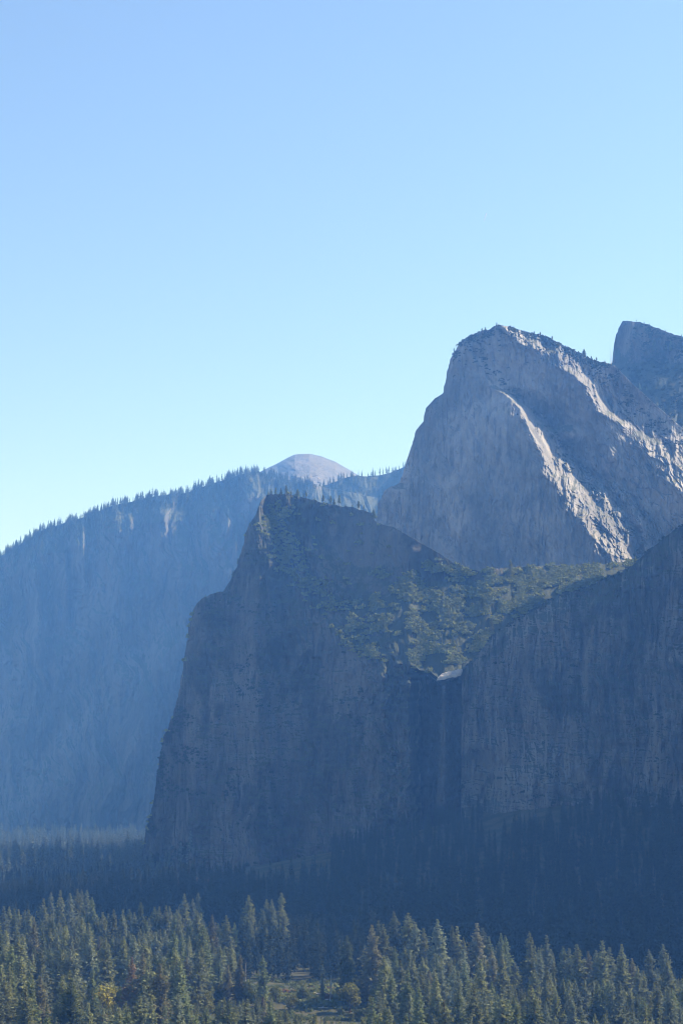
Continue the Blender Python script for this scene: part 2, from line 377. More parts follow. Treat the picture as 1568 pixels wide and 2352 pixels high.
# ------------------------------------------------------------------ unseen cliff tower past the right edge, shaped to shadow the valley
def tower():
    ys = np.linspace(1150, 2900, 620)
    prof = np.interp(ys-18, [1150,1180,1276,1316,1400,1560,1670,1802,2033,2137,2300,2350,2375,2410,2440,2474,2510,2540,2600,2700,2860], [50,80,165,195,255,332,395,525,715,765,748,640,520,508,566,592,602,560,420,240,90])+43
    prof = prof+fbm(ys/70, 0, 5, 5)*6
    xl = .182*ys+84+fbm(ys/90, 3, 1, 4)*10
    key = [(-.02, -34), (.12, -22), (.3, -12), (.6, -5), (.92, 0), (1, 9), (1.01, 60), (.97, 160), (.8, 300), (.4, 480), (0, 640)]
    ts = np.r_[np.linspace(0, 5, 150), np.linspace(5.1, 10, 50)]
    V = []
    for t in ts:
        f = np.interp(t, range(11), [k[0] for k in key]); dx = np.interp(t, range(11), [k[1] for k in key])
        z = prof*f
        n = fbm(ys/46, z/150, 2, 4)*13+terr(fbm(ys/19, z/85, 7, 4), 4, .72)*9+cracks(ys/17, z/200, 3.7, .05)*3+fbm(ys/7, z/24, 6, 4)*2.6
        V.append(np.stack([xl+dx-n*(t < 6)+20, ys, np.maximum(z, -2)+(fbm(ys/30, t, 9, 4)*8 if 5 < t < 10 else 0)], -1))
    V = np.stack(V); nr, nc = V.shape[:2]; i = np.arange(nr*nc).reshape(nr, nc)
    F = np.stack([i[:-1, :-1], i[1:, :-1], i[1:, 1:], i[:-1, 1:]], -1).reshape(-1, 4)[:, ::-1]
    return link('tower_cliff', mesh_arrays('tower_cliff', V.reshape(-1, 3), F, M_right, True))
tag(tower(), 'high granite tower beyond the right edge that shades the valley', 'cliff', kind='structure')

# ------------------------------------------------------------------ far ridge, far dome, far wooded shoulder
F_top = [(-260,1400),(-120,1340),(0,1278),(51,1248),(102,1216),(143,1203),(210,1183),(246,1165),(287,1155),(359,1139),(430,1131),(461,1119),(512,1103),(564,1086),(592,1082),(630,1095),(680,1106),(720,1114),(760,1122),(800,1130),(900,1150),(960,1180)]
def F_depth(X, Y):
    Yt = np.interp(X, [p[0] for p in F_top], [p[1] for p in F_top])
    dn = np.clip(Y-Yt, 0, None)
    D = 5250-np.minimum(dn, 60)*2.2-np.clip(dn-60, 0, 600)*.5
    D = D-.35*(X-300)
    for cx, y0, y1, wd, am in ((190,1205,1290,26,46),(150,1260,1400,30,40),(380,1175,1212,18,36),(90,1300,1480,26,34),(300,1185,1230,20,26)):
        f = X-cx-(Y-y0)*.03
        D = D-am*sstep(-wd*1.5, 0, f)*sstep(8, 0, f)*sstep(y0-6, y0+8, Y)*sstep(y1+60, y1, Y)
    # pale talus cone and gully falling left from the nose
    g = X-np.interp(Y, [1450,1550,1700,1790,1900], [400,355,320,270,215])
    D = D-70*np.exp(-(g/26)**2)*sstep(1430, 1500, Y)
    D = blur(D, 2)
    x, z = X*1.15, -Y*1.15
    w = fbm(x/120, z/160, 1.2, 3)*35
    D = D+fbm((x+w*.5)/150, z/420, 4.3, 4)*55+terr(fbm((x+w)/55, z/200+x/300, 2.9, 4), 4, .7)*30+fbm((x+w*.3)/20, z/70, 6.1, 5, .55)*9
    return D
far, FX, FY, FD = relief('far_ridge', F_top, 1985, F_depth, 1.6, 430, M_far, .35, ((200, 10), (600, 200), (900, 700)), 5.0)
tag(far, 'long hazy blue ridge with cliffs, its crest fringed with conifers, far left', 'ridge', kind='structure')

D_top = [(560,1110),(600,1082),(636,1065),(661,1051),(677,1044),(710,1042),(738,1048),(769,1060),(800,1078),(830,1096),(870,1120)]
def D_depth(X, Y):
    Yt = np.interp(X, [p[0] for p in D_top], [p[1] for p in D_top])
    dn = np.clip(Y-Yt, 0, None)
    D = 7000-900*(1-np.exp(-dn/26))-dn*4+(X-700)*1.0+np.clip(X-690, 0, 300)**1.0*2.2
    x, z = X*1.5, -Y*1.5
    return D+fbm(x/60, z/40, 3.1, 5)*40+terr(fbm(x/30+z/50, z/12, 5.2, 3), 4)*26
o, *_ = relief('granite_dome', D_top, 1180, D_depth, 1.2, 130, M_dome, .15, ((150, 10), (400, 120), (700, 600)), 6.0)
tag(o, 'bald pale pink granite dome on the far skyline', 'mountain', kind='structure')

S_top = [(560,1250),(640,1160),(700,1135),(723,1124),(765,1107),(800,1096),(817,1092),(843,1094),(882,1090),(910,1080),(933,1071),(980,1040),(1040,1010)]
def S_depth(X, Y):
    Yt = np.interp(X, [p[0] for p in S_top], [p[1] for p in S_top])
    dn = np.clip(Y-Yt, 0, None)
    x, z = X*1.15, -Y*1.15
    return 5300-dn*3.2-(X-800)*.6+fbm(x/110, z/170, 6.3, 4)*40+terr(fbm(x/45, z/90, 2.3, 4), 4)*18+fbm(x/16, z/30, 4.1, 4)*7
shoulder, SX, SY, SD = relief('wooded_shoulder', S_top, 1290, S_depth, 1.8, 130, M_far, .4, ((120, 10), (400, 150), (600, 600)), 7.0)
tag(shoulder, 'hazy wooded shoulder between the dome and the tall peak', 'ridge', kind='structure')

# ------------------------------------------------------------------ the ground: valley floor, talus apron, out to the horizon
def ground_z(x, y):
    x = np.asarray(x, float); y = np.asarray(y, float)
    zb = np.interp(x, [-420,-330,-250,-120,0,130,200,320,500], [0,6,14,30,52,84,110,134,150])
    f = np.clip((y-1330)/(2210-1330), 0, 1.0)**1.5
    z = zb*f
    back = sstep(2260, 2600, y)
    z = z*(1-back*.6)
    z = z-sstep(2600, 3400, y)*9*sstep(-100, -300, x)
    b = np.exp(-((x+8)/55)**2-((y-1215)/60)**2)*5      # clearing knoll
    return z+fbm(x/120, y/120, .5, 4)*3.0*sstep(500, 900, y)+b
def build_ground():
    ys = np.r_[np.linspace(-250, 600, 18), np.linspace(620, 2800, 330), np.geomspace(2830, 8600, 60)]
    xs = np.r_[np.linspace(-4300, -720, 26), np.linspace(-700, 700, 240), np.linspace(720, 4300, 26)]
    X, Y = np.meshgrid(xs, ys); Z = ground_z(X, Y)
    i = np.arange(X.size).reshape(X.shape)
    F = np.stack([i[:-1, :-1], i[:-1, 1:], i[1:, 1:], i[1:, :-1]], -1).reshape(-1, 4)
    return link('ground', mesh_arrays('ground', np.stack([X, Y, Z], -1).reshape(-1, 3), F, M_ground, True))
tag(build_ground(), 'brushy valley floor rising to a wooded talus apron', 'ground', kind='structure')

# ------------------------------------------------------------------ trees
def tube(pts, rad, k=7):
    pts = np.asarray(pts, float); V = []; F = []
    for i, p in enumerate(pts):
        d = pts[min(i+1, len(pts)-1)]-pts[max(i-1, 0)]; d /= np.linalg.norm(d)+1e-9
        a = np.cross(d, [0, 1, .3] if abs(d[1]) < .9 else [1, 0, 0]); a /= np.linalg.norm(a); b = np.cross(d, a)
        for j in range(k):
            t = 2*math.pi*j/k; V.append(p+(a*math.cos(t)+b*math.sin(t))*rad[i])
    for i in range(len(pts)-1):
        for j in range(k):
            F.append((i*k+j, i*k+(j+1) % k, (i+1)*k+(j+1) % k, (i+1)*k+j))
    return np.array(V), np.array(F)
def joinVF(parts):
    V = []; F = []; n = 0
    for v, f in parts: V.append(v); F.append(np.asarray(f)+n); n += len(v)
    return np.concatenate(V), np.concatenate(F)
def leaf_quads(pos, axis, nrm, length, width):
    """pointed sprays: rhombic quads, each with its own direction"""
    axis = axis/np.linalg.norm(axis, axis=1)[:, None]
    side = np.cross(axis, nrm); side /= np.linalg.norm(side, axis=1)[:, None]+1e-9
    L = length[:, None]; W = width[:, None]
    V = np.stack([pos-axis*L*.5, pos+side*W*.5-axis*L*.1, pos+axis*L*.5, pos-side*W*.5-axis*L*.1], 1).reshape(-1, 3)
    return V, np.arange(len(V)).reshape(-1, 4)

def conifer(seed, kind, q=1.0):
    """45 m conifer: trunk arrays, crown arrays. kinds: spire, pine, column"""
    r = np.random.default_rng(seed)
    Ht = 45.0
    z0 = {'spire': .10, 'pine': .30, 'column': .08}[kind]*Ht*r.uniform(.8, 1.2)
    Rm = {'spire': 6.9, 'pine': 6.2, 'column': 5.6}[kind]*r.uniform(.9, 1.1)
    lean = r.normal(0, .25, 2)
    zs = np.linspace(0, Ht*.985, 9)
    tr = np.stack([lean[0]*(zs/Ht)**2, lean[1]*(zs/Ht)**2, zs], -1)
    rad = .62*(1-zs/Ht)**.8+.03
    trunk = tube(tr, rad, 8)
    pos = []; ax = []; ln = []
    z = z0; lobes = r.uniform(0, 6.28, 4); gap_phase = r.uniform(0, 6.28)
    while z < Ht*.985:
        s = (z-z0)/(Ht-z0)
        if kind == 'spire': rr = Rm*(1-s)**.88*(.55+.45*min(1, s/.10))
        elif kind == 'pine': rr = Rm*((1-s)**.68)*(.55+.45*min(1, s/.22))*(.85+.22*math.sin(s*17+gap_phase))
        else: rr = Rm*(1-s**1.45)**.9*(.6+.4*min(1, s/.12))
        rr = rr*(1+.16*math.sin(s*23+lobes[0]))+.12
        nb = max(4, int(round((5.2+rr*.55)*r.uniform(.8, 1.2))))
        a0 = r.uniform(0, 6.28)
        for b in range(nb):
            if r.random() < .10: continue
            a = a0+6.283*b/nb+r.normal(0, .25)
            L = rr*r.uniform(.62, 1.15)*(1+.22*math.sin(a*2+lobes[1]+s*5))
            up = {'spire': .55-1.0*(1-s), 'pine': .55-.75*(1-s), 'column': .75-.9*(1-s)}[kind]+r.normal(0, .12)
            d = np.array([math.cos(a), math.sin(a), up*.8])
            nc = max(2, int(round(L*1.15*q+.8)))
            for c in range(nc):
                f = (c+.65)/nc
                p = np.array([lean[0]*(z/Ht)**2, lean[1]*(z/Ht)**2, z])+d*L*f+np.array([0, 0, -.06*L*f*f*(2 if kind == 'spire' else -.5)])
                for _ in range(3 if q >= 1 else 1):
                    pos.append(p+r.normal(0, .10+.16*min(1, rr/2), 3)); dd = d+r.normal(0, .55, 3); dd[2] += .12
                    ax.append(dd); ln.append((1.42 if q >= 1 else 2.5)*r.uniform(.7, 1.3)*(.34+.66*min(1, rr/3.2)))
        z += {'spire': .74, 'pine': .80, 'column': .72}[kind]*r.uniform(.75, 1.3)/max(q, .62)
    pos = np.array(pos); ax = np.array(ax); ln = np.array(ln)
    rad_ = np.stack([pos[:, 0], pos[:, 1], np.zeros(len(pos))], -1); rad_ /= np.linalg.norm(rad_, axis=1)[:, None]+.3
    nrm = r.normal(0, .5, (len(pos), 3))+rad_*.9; nrm[:, 2] += .55
    V, F = leaf_quads(pos, ax, nrm, ln, ln*r.uniform(.42, .7, len(ln)))
    return trunk, (V, F)

def low_conifer(seed, tiers=6, k=7, Ht=40.0, Rm=4.2):
    r = np.random.default_rng(seed); V = []; F = []
    for t in range(tiers):
        s = t/tiers; zb = Ht*(.12+.84*s)-1.5; zt = min(Ht, zb+Ht*(.30-.10*s))
        rr = Rm*(1-s)**.8+.35
        n = len(V); V.append((r.normal(0, .2), r.normal(0, .2), zt))
        for j in range(2*k):
            a = math.pi*j/k+r.normal(0, .12); q = rr*(r.uniform(.85, 1.25) if j % 2 else r.uniform(.35, .6))
            V.append((math.cos(a)*q, math.sin(a)*q, zb+(r.uniform(-1.3, .6) if j % 2 else 1.4)))
        for j in range(2*k): F.append((n, n+1+j, n+1+(j+1) % (2*k)))
    n = len(V)
    for j in range(3): V.append((.45*math.cos(2.09*j), .45*math.sin(2.09*j), -1))
    V.append((0, 0, Ht*.6))
    F += [(n, n+1, n+3), (n+1, n+2, n+3), (n+2, n, n+3)]
    return np.array(V, float), np.array(F)

def scatter_mesh(templates, P, scale, rot, zscale=None):
    """merge many transformed copies into one array pair"""
    Vs = []; Fs = []; n = 0
    pick = rng.integers(0, len(templates), len(P))
    for t, (v, f) in enumerate(templates):
        ii = np.where(pick == t)[0]
        if not len(ii): continue
        c, s = np.cos(rot[ii])[:, None], np.sin(rot[ii])[:, None]
        sc = scale[ii][:, None]; zs = sc if zscale is None else sc*zscale[ii][:, None]
        x = (v[None, :, 0]*c-v[None, :, 1]*s)*sc+P[ii, 0][:, None]
        y = (v[None, :, 0]*s+v[None, :, 1]*c)*sc+P[ii, 1][:, None]
        z = v[None, :, 2]*zs+P[ii, 2][:, None]
        V = np.stack([x, y, z], -1).reshape(-1, 3)
        F = (f[None]+(np.arange(len(ii))*len(v))[:, None, None]).reshape(-1, f.shape[1])+n
        Vs.append(V); Fs.append(F); n += len(V)
    return np.concatenate(Vs), np.concatenate(Fs)

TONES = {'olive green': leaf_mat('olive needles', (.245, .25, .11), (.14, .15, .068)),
         'grey-green': leaf_mat('grey green needles', (.225, .245, .15), (.135, .15, .09)),
         'dark green': leaf_mat('dark green needles', (.18, .205, .09), (.11, .13, .06)),
         'brownish': leaf_mat('dry brownish needles', (.245, .225, .12), (.155, .145, .078)),
         'rusty orange': leaf_mat('rusty dead needles', (.28, .19, .10), (.19, .135, .075), .2, .1)}
M_wood_far = leaf_mat('distant conifer needles', (.17, .20, .17), (.075, .09, .075), .2, 0)
M_wood_dark = leaf_mat('shaded conifer needles', (.050, .060, .030), (.032, .040, .022), .2, 0)  # shade put into the colour: far darker than the sunlit needles
M_scrub = leaf_mat('oak scrub leaves', (.235, .25, .085), (.14, .155, .06), .25, 0)
M_meadow = leaf_mat('meadow leaves', (.16, .175, .065), (.095, .115, .045), .3, 0)
M_gold = leaf_mat('yellow green leaves', (.24, .22, .05), (.15, .155, .04), .35, .2)
M_bright = leaf_mat('bright yellow leaves', (.38, .32, .05), (.27, .25, .05), .35, .05)
M_shrub = leaf_mat('shrub leaves', (.22, .23, .075), (.145, .155, .055), .3, .2)
M_rust = leaf_mat('rusty shrub leaves', (.22, .13, .06), (.15, .10, .05), .3, .1)

KINDS = ('spire', 'pine', 'column')
NVAR = 4
proto = {}
for ki, k in enumerate(KINDS):
    for v in range(NVAR):
        (tv, tf), (cv, cf) = conifer(100*ki+v+11, k)
        tm = mesh_arrays('trunk', tv, tf, M_bark, True)
        proto[k, v] = (tm, (cv, cf), {})
def crown_mesh(k, v, tone):
    tm, (cv, cf), d = proto[k, v]
    if tone not in d: d[tone] = mesh_arrays('crown', cv, cf, TONES[tone])
    return d[tone]
KWORD = {'spire': 'narrow conifer', 'pine': 'open-crowned conifer', 'column': 'column-shaped conifer'}

# --- hand-placed conifers whose tops the photo shows clearly: X, Y of the tip, height, kind, tone, width
SKY = [ # left stand, tops against the dark slope
 (12,2076,43,'spire','grey-green'),(22,2080,40,'column','olive green'),(34,2083,40,'spire','dark green'),(43,2086,37,'column','olive green'),(58,2088,42,'column','grey-green'),(68,2087,43,'column','olive green'),
 (98,2066,42,'spire','olive green'),(117,2045,44,'spire','grey-green'),(141,2040,48,'spire','olive green'),(161,2049,47,'column','grey-green'),(178,2038,50,'column','olive green'),(189,2043,46,'column','grey-green'),(199,2041,50,'spire','grey-green'),(211,2056,46,'spire','dark green'),
 (236,2092,42,'column','olive green'),(249,2096,40,'column','grey-green'),(263,2085,43,'spire','olive green'),(283,2085,44,'column','grey-green'),(297,2084,40,'column','dark green'),(309,2093,38,'column','grey-green'),
 (325,2070,46,'pine','dark green'),(355,2080,42,'column','dark green'),(367,2078,42,'column','grey-green'),(379,2076,43,'spire','olive green'),(390,2079,40,'column','grey-green'),
 (424,2051,45,'spire','olive green'),(442,2063,40,'spire','grey-green'),(455,2052,40,'spire','grey-green'),(454,2089,47,'column','olive green'),(487,2098,44,'column','brownish'),(501,2118,36,'column','dark green'),(519,2099,44,'spire','olive green'),(539,2117,34,'column','dark green'),
 (572,2053,47,'spire','olive green'),(575,2112,34,'column','grey-green'),(604,2090,40,'spire','grey-green'),(612,2063,46,'column','olive green'),(625,2063,46,'column','grey-green'),(646,2047,50,'spire','olive green'),
 (551,2187,32,'spire','brownish'),(604,2193,30,'pine','dark green'),(504,2203,28,'column','dark green'),(522,2212,26,'spire','brownish'),(797,2150,40,'column','dark green'),
 # right stand
 (854,2138,46,'column','brownish'),(869,2133,46,'spire','grey-green'),(879,2141,44,'column','olive green'),(906,2107,50,'spire','grey-green'),(936,2103,50,'pine','olive green'),(953,2124,45,'spire','grey-green'),(972,2133,43,'column','olive green'),
 (1005,2108,49,'spire','grey-green'),(1037,2123,45,'column','grey-green'),(1047,2122,45,'spire','olive green'),(1091,2115,48,'spire','brownish'),(1107,2126,44,'column','grey-green'),(1122,2146,40,'spire','dark green'),(1149,2140,40,'spire','dark green'),(1159,2146,38,'column','dark green'),
 (1130,2180,42,'spire','brownish'),(1152,2180,44,'spire','olive green'),(1216,2135,50,'spire','olive green'),(1252,2142,45,'spire','grey-green'),(1238,2178,42,'column','grey-green'),(1293,2170,42,'spire','dark green'),(1310,2173,42,'spire','grey-green'),(1323,2163,47,'column','olive green'),
 (1349,2181,38,'column','brownish'),(1368,2179,40,'column','grey-green'),(1382,2154,49,'spire','olive green'),(1402,2176,42,'spire','grey-green'),(1426,2165,46,'spire','olive green'),(1451,2198,38,'spire','brownish'),(1464,2215,36,'column','olive green'),(1491,2176,42,'spire','grey-green'),(1522,2165,42,'spire','grey-green'),(1531,2187,42,'column','olive green'),(1567,2236,36,'spire','olive green'),
 (1275,2272,34,'spire','olive green'),(1315,2287,32,'spire','grey-green'),(1293,2250,34,'column','dark green'),(1364,2325,30,'column','olive green'),
 (303,2195,40,'column','rusty orange')]
trees = []
for X, Y, h, k, tone in SKY:
    v = float(vslope(Y)); y = (h-H)/v
    for _ in range(6): y = (h+float(ground_z(float(unproj(X, Y, y)[0]), y))-H)/v
    p = unproj(X, Y, y)
    trees.append(dict(x=float(p[0]), y=float(y), h=h, k=k, tone=tone, sky=True, w=1.0))
def place_by_tip(X, Y, h):
    v = float(vslope(Y)); y = (h-H)/v
    for _ in range(8): y = (h+float(ground_z(float(unproj(X, Y, y)[0]), y))-H)/v
    x = float(unproj(X, Y, y)[0]); return x, y, float(ground_z(x, y))
broad = [(567,2249,17,M_gold,'large yellow-green broadleaf tree at the left end of the clearing'),(520,2243,18,M_gold,'yellow-green broadleaf tree left of the large one by the clearing'),
 (491,2257,15,M_shrub,'low olive broadleaf tree in the gap left of the clearing'),(441,2259,18,M_gold,'yellow-green broadleaf tree among conifers in the middle-left stand'),(479,2274,14,M_gold,'pale green broadleaf tree in front of the low olive one'),
 (240,2256,19,M_bright,'bright yellow broadleaf tree in the left stand'),(268,2259,18,M_gold,'yellow-green broadleaf tree right of the bright yellow one'),(190,2256,17,M_shrub,'olive broadleaf tree left of the bright yellow one'),(120,2262,16,M_shrub,'olive broadleaf tree furthest left under the left stand'),
 (803,2254,18,M_gold,'rounded yellow-green tree at the foot of the tan conifer'),(834,2243,16,M_gold,'small yellow-green tree behind the tan conifer trunk'),(1186,2226,18,M_shrub,'round-topped olive tree in the gap of the right stand'),
 (695,2247,13,M_shrub,'upright green tree standing alone on the clearing'),(634,2260,10,M_shrub,'small bushy green tree at the left of the clearing'),(672,2281,10,M_gold,'small pale green tree on the front of the clearing'),(602,2266,11,M_shrub,'green tree just right of the large yellow-green one'),(540,2262,13,M_gold,'yellow-green tree tucked left under the large one')]
HAND = [(t['x'], t['y'], float(project((t['x'], t['y'], t['h']))[0]), float(project((t['x'], t['y'], t['h']+float(ground_z(t['x'], t['y']))))[1]), t['h'], 11, .42) for t in trees]
for X, Y, h, m_, lb in broad:
    q_ = place_by_tip(X, Y, h); HAND.append((q_[0], q_[1], X, Y, h, 22, .65))
# --- the rest of the wood, kept below the skyline the photo shows
LIM = [(-60,2098),(90,2100),(100,2078),(215,2075),(228,2105),(395,2100),(410,2078),(465,2085),(475,2128),(535,2140),(545,2262),(600,2270),(635,2300),(700,2318),(760,2326),(835,2330),(848,2240),(862,2150),(1110,2150),(1165,2180),(1195,2215),(1215,2160),(1260,2170),(1300,2190),(1440,2200),(1480,2225),(1535,2215),(1568,2240),(1640,2240)]
cell = 12.0
for gy in np.arange(640, 1560, cell):
    for gx in np.arange(-.215*gy-10, .215*gy+10, cell):
        x = gx+rng.uniform(-.48, .48)*cell; y = gy+rng.uniform(-.48, .48)*cell
        h = float(np.clip(rng.normal(34, 8.5), 14, 49))
        z = float(ground_z(x, y))
        X, Y = project((x, y, z+h)); Xb, Yb = project((x, y, z))
        lim = float(np.interp(X, *zip(*LIM)))
        if Y < lim:                                   # too tall for the skyline there: shorten or leave out
            h2 = H+float(vslope(lim+rng.uniform(0, 25)))*y-z
            if h2 < 17: continue
            h = h2
        if 610 < Xb < 860 and 1085 < y < 1345: continue   # the clearing
        if 545 < Xb < 860 and y > 1345: continue
        if Xb >= 860 and y > 1235: continue
        if rng.random() < .12: continue
        ppm = 1176/T/y
        for hx, hy, hX, hY, hh, hw, fr in HAND:
            if y < hy+2 and abs(X-hX) < hw:
                need = hY+fr*hh*1176/T/hy
                if project((x, y, z+h))[1] < need: h = H+float(vslope(need))*y-z
        if h < 12: continue
        if any(abs(t['x']-x) < 4.0 and abs(t['y']-y) < 4.0 for t in trees if t['sky']): continue
        k = KINDS[int(rng.choice(3, p=[.46, .2, .34]))]
        tone = str(rng.choice(['olive green', 'grey-green', 'dark green', 'brownish'], p=[.37, .32, .26, .05]))
        trees.append(dict(x=x, y=y, h=h, k=k, tone=tone, sky=False, w=float(rng.uniform(.85, 1.15))))
# --- how much of each shows: paint them far to near into a small buffer
buf = np.full((700, 800), -1, int)           # half of the 1568-wide copy, rows 1900..2352 at full density are not needed
for ti in sorted(range(len(trees)), key=lambda i: -trees[i]['y']):
    t = trees[ti]; z = float(ground_z(t['x'], t['y']))
    X, Yt = project((t['x'], t['y'], z+t['h'])); _, Yb = project((t['x'], t['y'], z))
    wpx = 4.2*t['w']*t['h']/45/t['y']/T*1176
    for r_ in range(max(0, int((Yt-1950)/2)), min(201, int((Yb-1950)/2)+1)):
        f = (r_*2+1950-Yt)/max(1, Yb-Yt)
        if f > .88: continue
        hw = wpx*min(1, f*1.9+.08)
        a = max(0, int((X-hw)/2)); b = min(784, int((X+hw)/2)+1)
        if b > a: buf[r_, a:b] = ti
cnt = np.bincount(buf[buf >= 0].ravel(), minlength=len(trees))
order = sorted(range(len(trees)), key=lambda i: -(cnt[i]+(10000 if trees[i]['sky'] else 0)))
NIND = 300
indiv = [trees[i] for i in order[:NIND]]; rest = [trees[i] for i in order[NIND:]]
print('trees', len(trees), 'visible', int((cnt > 0).sum()), 'rest', len(rest))

# --- labels: where in the wood, what tone and shape, then order from the left among those alike
def place_words(X, Y, sky):
    if X < 830:
        col = 'far-left stand' if X < 90 else 'left stand' if X < 310 else 'mid-left stand' if X < 540 else 'clearing edge'
    else:
        col = 'near-right stand' if X < 985 else 'mid-right stand' if X < 1200 else 'right stand' if X < 1410 else 'far-right stand'
    if sky: row = 'against dark slope'
    else: row = 'in back row' if Y < 2180 else 'in middle row' if Y < 2260 else 'in front row' if Y < 2320 else 'in bottom row'
    return row, col
ORD = ['leftmost', 'second from left', 'third from left', 'fourth from left', 'fifth from left', 'sixth from left', 'seventh from left', 'eighth from left', 'ninth from left', 'tenth from left', 'eleventh from left', 'twelfth from left']
cl = {}
for t in indiv:
    z = float(ground_z(t['x'], t['y'])); X, Y = project((t['x'], t['y'], z+t['h'])); t['X'] = float(X); t['Y'] = float(Y); t['z'] = z
    row, col = place_words(t['X'], t['Y'], t['sky'])
    t['key'] = (t['tone'], KWORD[t['k']], row, col)
    cl.setdefault(t['key'], []).append(t)
for key, L in cl.items():
    L.sort(key=lambda t: t['X'])
    tone, kw, row, col = key
    for i, t in enumerate(L):
        if len(L) == 1: t['label'] = f'{tone} {kw} {row}, {col}'
        else:
            o_ = ORD[i] if i < len(L)-1 or len(L) > 12 else 'rightmost'
            if i >= 12: o_ = 'rightmost'
            t['label'] = f'{tone} {kw}, {o_} of its kind {row}, {col}'
for t in indiv:
    if t['tone'] == 'rusty orange': t['label'] = 'rusty orange dead conifer standing among green trees in the left stand'
    if abs(t['X']-854) < 1 and t['sky']: t['label'] = 'dry tan conifer with bare lower trunk at the right edge of the clearing'
    if abs(t['X']-797) < 1 and t['sky']: t['label'] = 'lone slim conifer half in shade between the two stands'
    v = random.randrange(NVAR); s = t['h']/45
    w = s*t['w']*1.36
    root = thing('conifer_tree', (t['x'], t['y'], t['z']-.3), t['label'], 'conifer', 'conifers of the sunlit valley wood', random.uniform(0, 6.28), (w, w, s))
    link('trunk', proto[t['k'], v][0], root); link('crown', crown_mesh(t['k'], v, t['tone']), root)
if rest:
    P = np.array([(t['x'], t['y'], float(ground_z(t['x'], t['y']))) for t in rest]); sc = np.array([t['h']/45 for t in rest])
    tm = []
    for i, k in enumerate(('spire', 'column', 'pine', 'spire', 'column')):
        (tv, tf), c = conifer(900+i, k, .6); tm.append(joinVF([(tv, tf), c]))
    V, F = scatter_mesh(tm, P, sc, rng.uniform(0, 6.28, len(P)))
    tag(link('conifer_wood', mesh_arrays('conifer_wood', V, F, TONES['olive green'])), 'packed conifer tops filling in between the nearer trees of the valley wood', 'forest', kind='stuff')

# --- shaded forest on the talus apron
def forest(name, P, sc, mat, label, tiers=6, k=6, zs=None, Rm=4.2):
    tm = []
    for i in range(7):
        (tv, tf), c_ = conifer(300+i, ('spire', 'column', 'spire', 'pine')[i % 4], .34)
        v_, f_ = joinVF([tube([(0, 0, 0), (0, 0, 22), (0, 0, 38)], [.6, .4, .1], 4), c_]); tm.append((v_*np.array([Rm/4.6, Rm/4.6, .89]), f_))
    V, F = scatter_mesh(tm, P, sc, rng.uniform(0, 6.28, len(P)), zs)
    return tag(link(name, mesh_arrays(name, V, F, mat)), label, 'forest', kind='stuff')
P = []
for gy in np.arange(1130, 2500, 14.0):
    for gx in np.arange(-.21*gy-10, .20*gy+20, 13.0):
        x = gx+rng.uniform(-6, 6); y = gy+rng.uniform(-6, 6)
        Xb, Yb = project((x, y, float(ground_z(x, y))))
        if y < 1570 and Xb < 545: continue
        if y < 1325 and 545 <= Xb < 860: continue
        if y < 1270: continue
        if y > 2300 and Xb > 330: continue
        if 320 < Xb < 760 and y > np.interp(Xb, [480, 600], [2185, 1985])+fbm(x/60, 1.0, 2, 3)*60: continue
        if 1115 < Xb < 1330 and y > 2060+fbm(x/40, 4.0, 2, 3)*90: continue
        if y > 1650 and fbm(x/60, y/90, 5.5, 3) > .6: continue
        P.append((x, y, float(ground_z(x, y))))
P = np.array(P)
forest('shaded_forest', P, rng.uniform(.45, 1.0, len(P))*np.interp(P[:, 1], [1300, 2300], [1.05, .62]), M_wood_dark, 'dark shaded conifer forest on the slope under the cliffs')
# --- far sunlit forest on the valley floor left of the nose
P = []
for gy in np.arange(2420, 4700, 20.0):
    for gx in np.arange(-.185*gy-10, -.06*gy, 16.0):
        x = gx+rng.uniform(-7, 7); y = gy+rng.uniform(-8, 8)
        if rng.random() < (.2 if gy < 3200 else .62): continue
        P.append((x, y, float(ground_z(x, y))))
P = np.array(P)
forest('far_valley_forest', P, rng.uniform(.55, 1.05, len(P))*np.where(rng.random(len(P)) < .15, 1.25, 1), M_wood_far, 'distant sunlit conifers on the valley floor left of the dark cliff', 8, 6, rng.uniform(.95, 1.15, len(P)), 5.0)
# --- conifers of the far ridge and of the shoulder by the dome
def slope_points(Xg, Yg, D, top, prob, n):
    out = []
    Yt = np.interp(Xg[0], [p[0] for p in top], [p[1] for p in top])
    while len(out) < n:
        i = rng.integers(0, Xg.shape[0]-1, n*3); j = rng.integers(0, Xg.shape[1]-1, n*3)
        X, Y, d = Xg[i, j], Yg[i, j], D[i, j]
        ok = rng.random(n*3) < prob(X, Y, Y-Yg[0, j])
        out += list(unproj(X[ok], Y[ok], d[ok]))
    return np.array(out[:n])
p1 = slope_points(FX, FY, FD, F_top, lambda X, Y, dn: ((X > -40) & (X < 720))*(1.0*np.exp(-dn/5)*(.12+.88*sstep(-.25, .35, fbm(X/14, 1.0, 4, 3)))+.16*np.exp(-dn/32)*(.5+fbm(X/40, Y/30, 2, 3)).clip(0, 1)), 2400)
forest('far_ridge_forest', p1, rng.uniform(.18, .46, len(p1))*(1+.25*np.sign(rng.normal(size=len(p1)))), M_wood_far, 'line of tiny conifers along the far ridge crest', 6, 5, rng.uniform(.9, 1.25, len(p1)), 4.6)
p2 = slope_points(SX, SY, SD, S_top, lambda X, Y, dn: ((X > 560) & (X < 960))*(.9*np.exp(-dn/5)+.30*np.exp(-dn/60)), 520)
forest('shoulder_forest', p2, rng.uniform(.26, .56, len(p2)), M_wood_far, 'hazy conifers on the wooded shoulder below the dome', 6, 5, rng.uniform(.9, 1.25, len(p2)), 4.4)

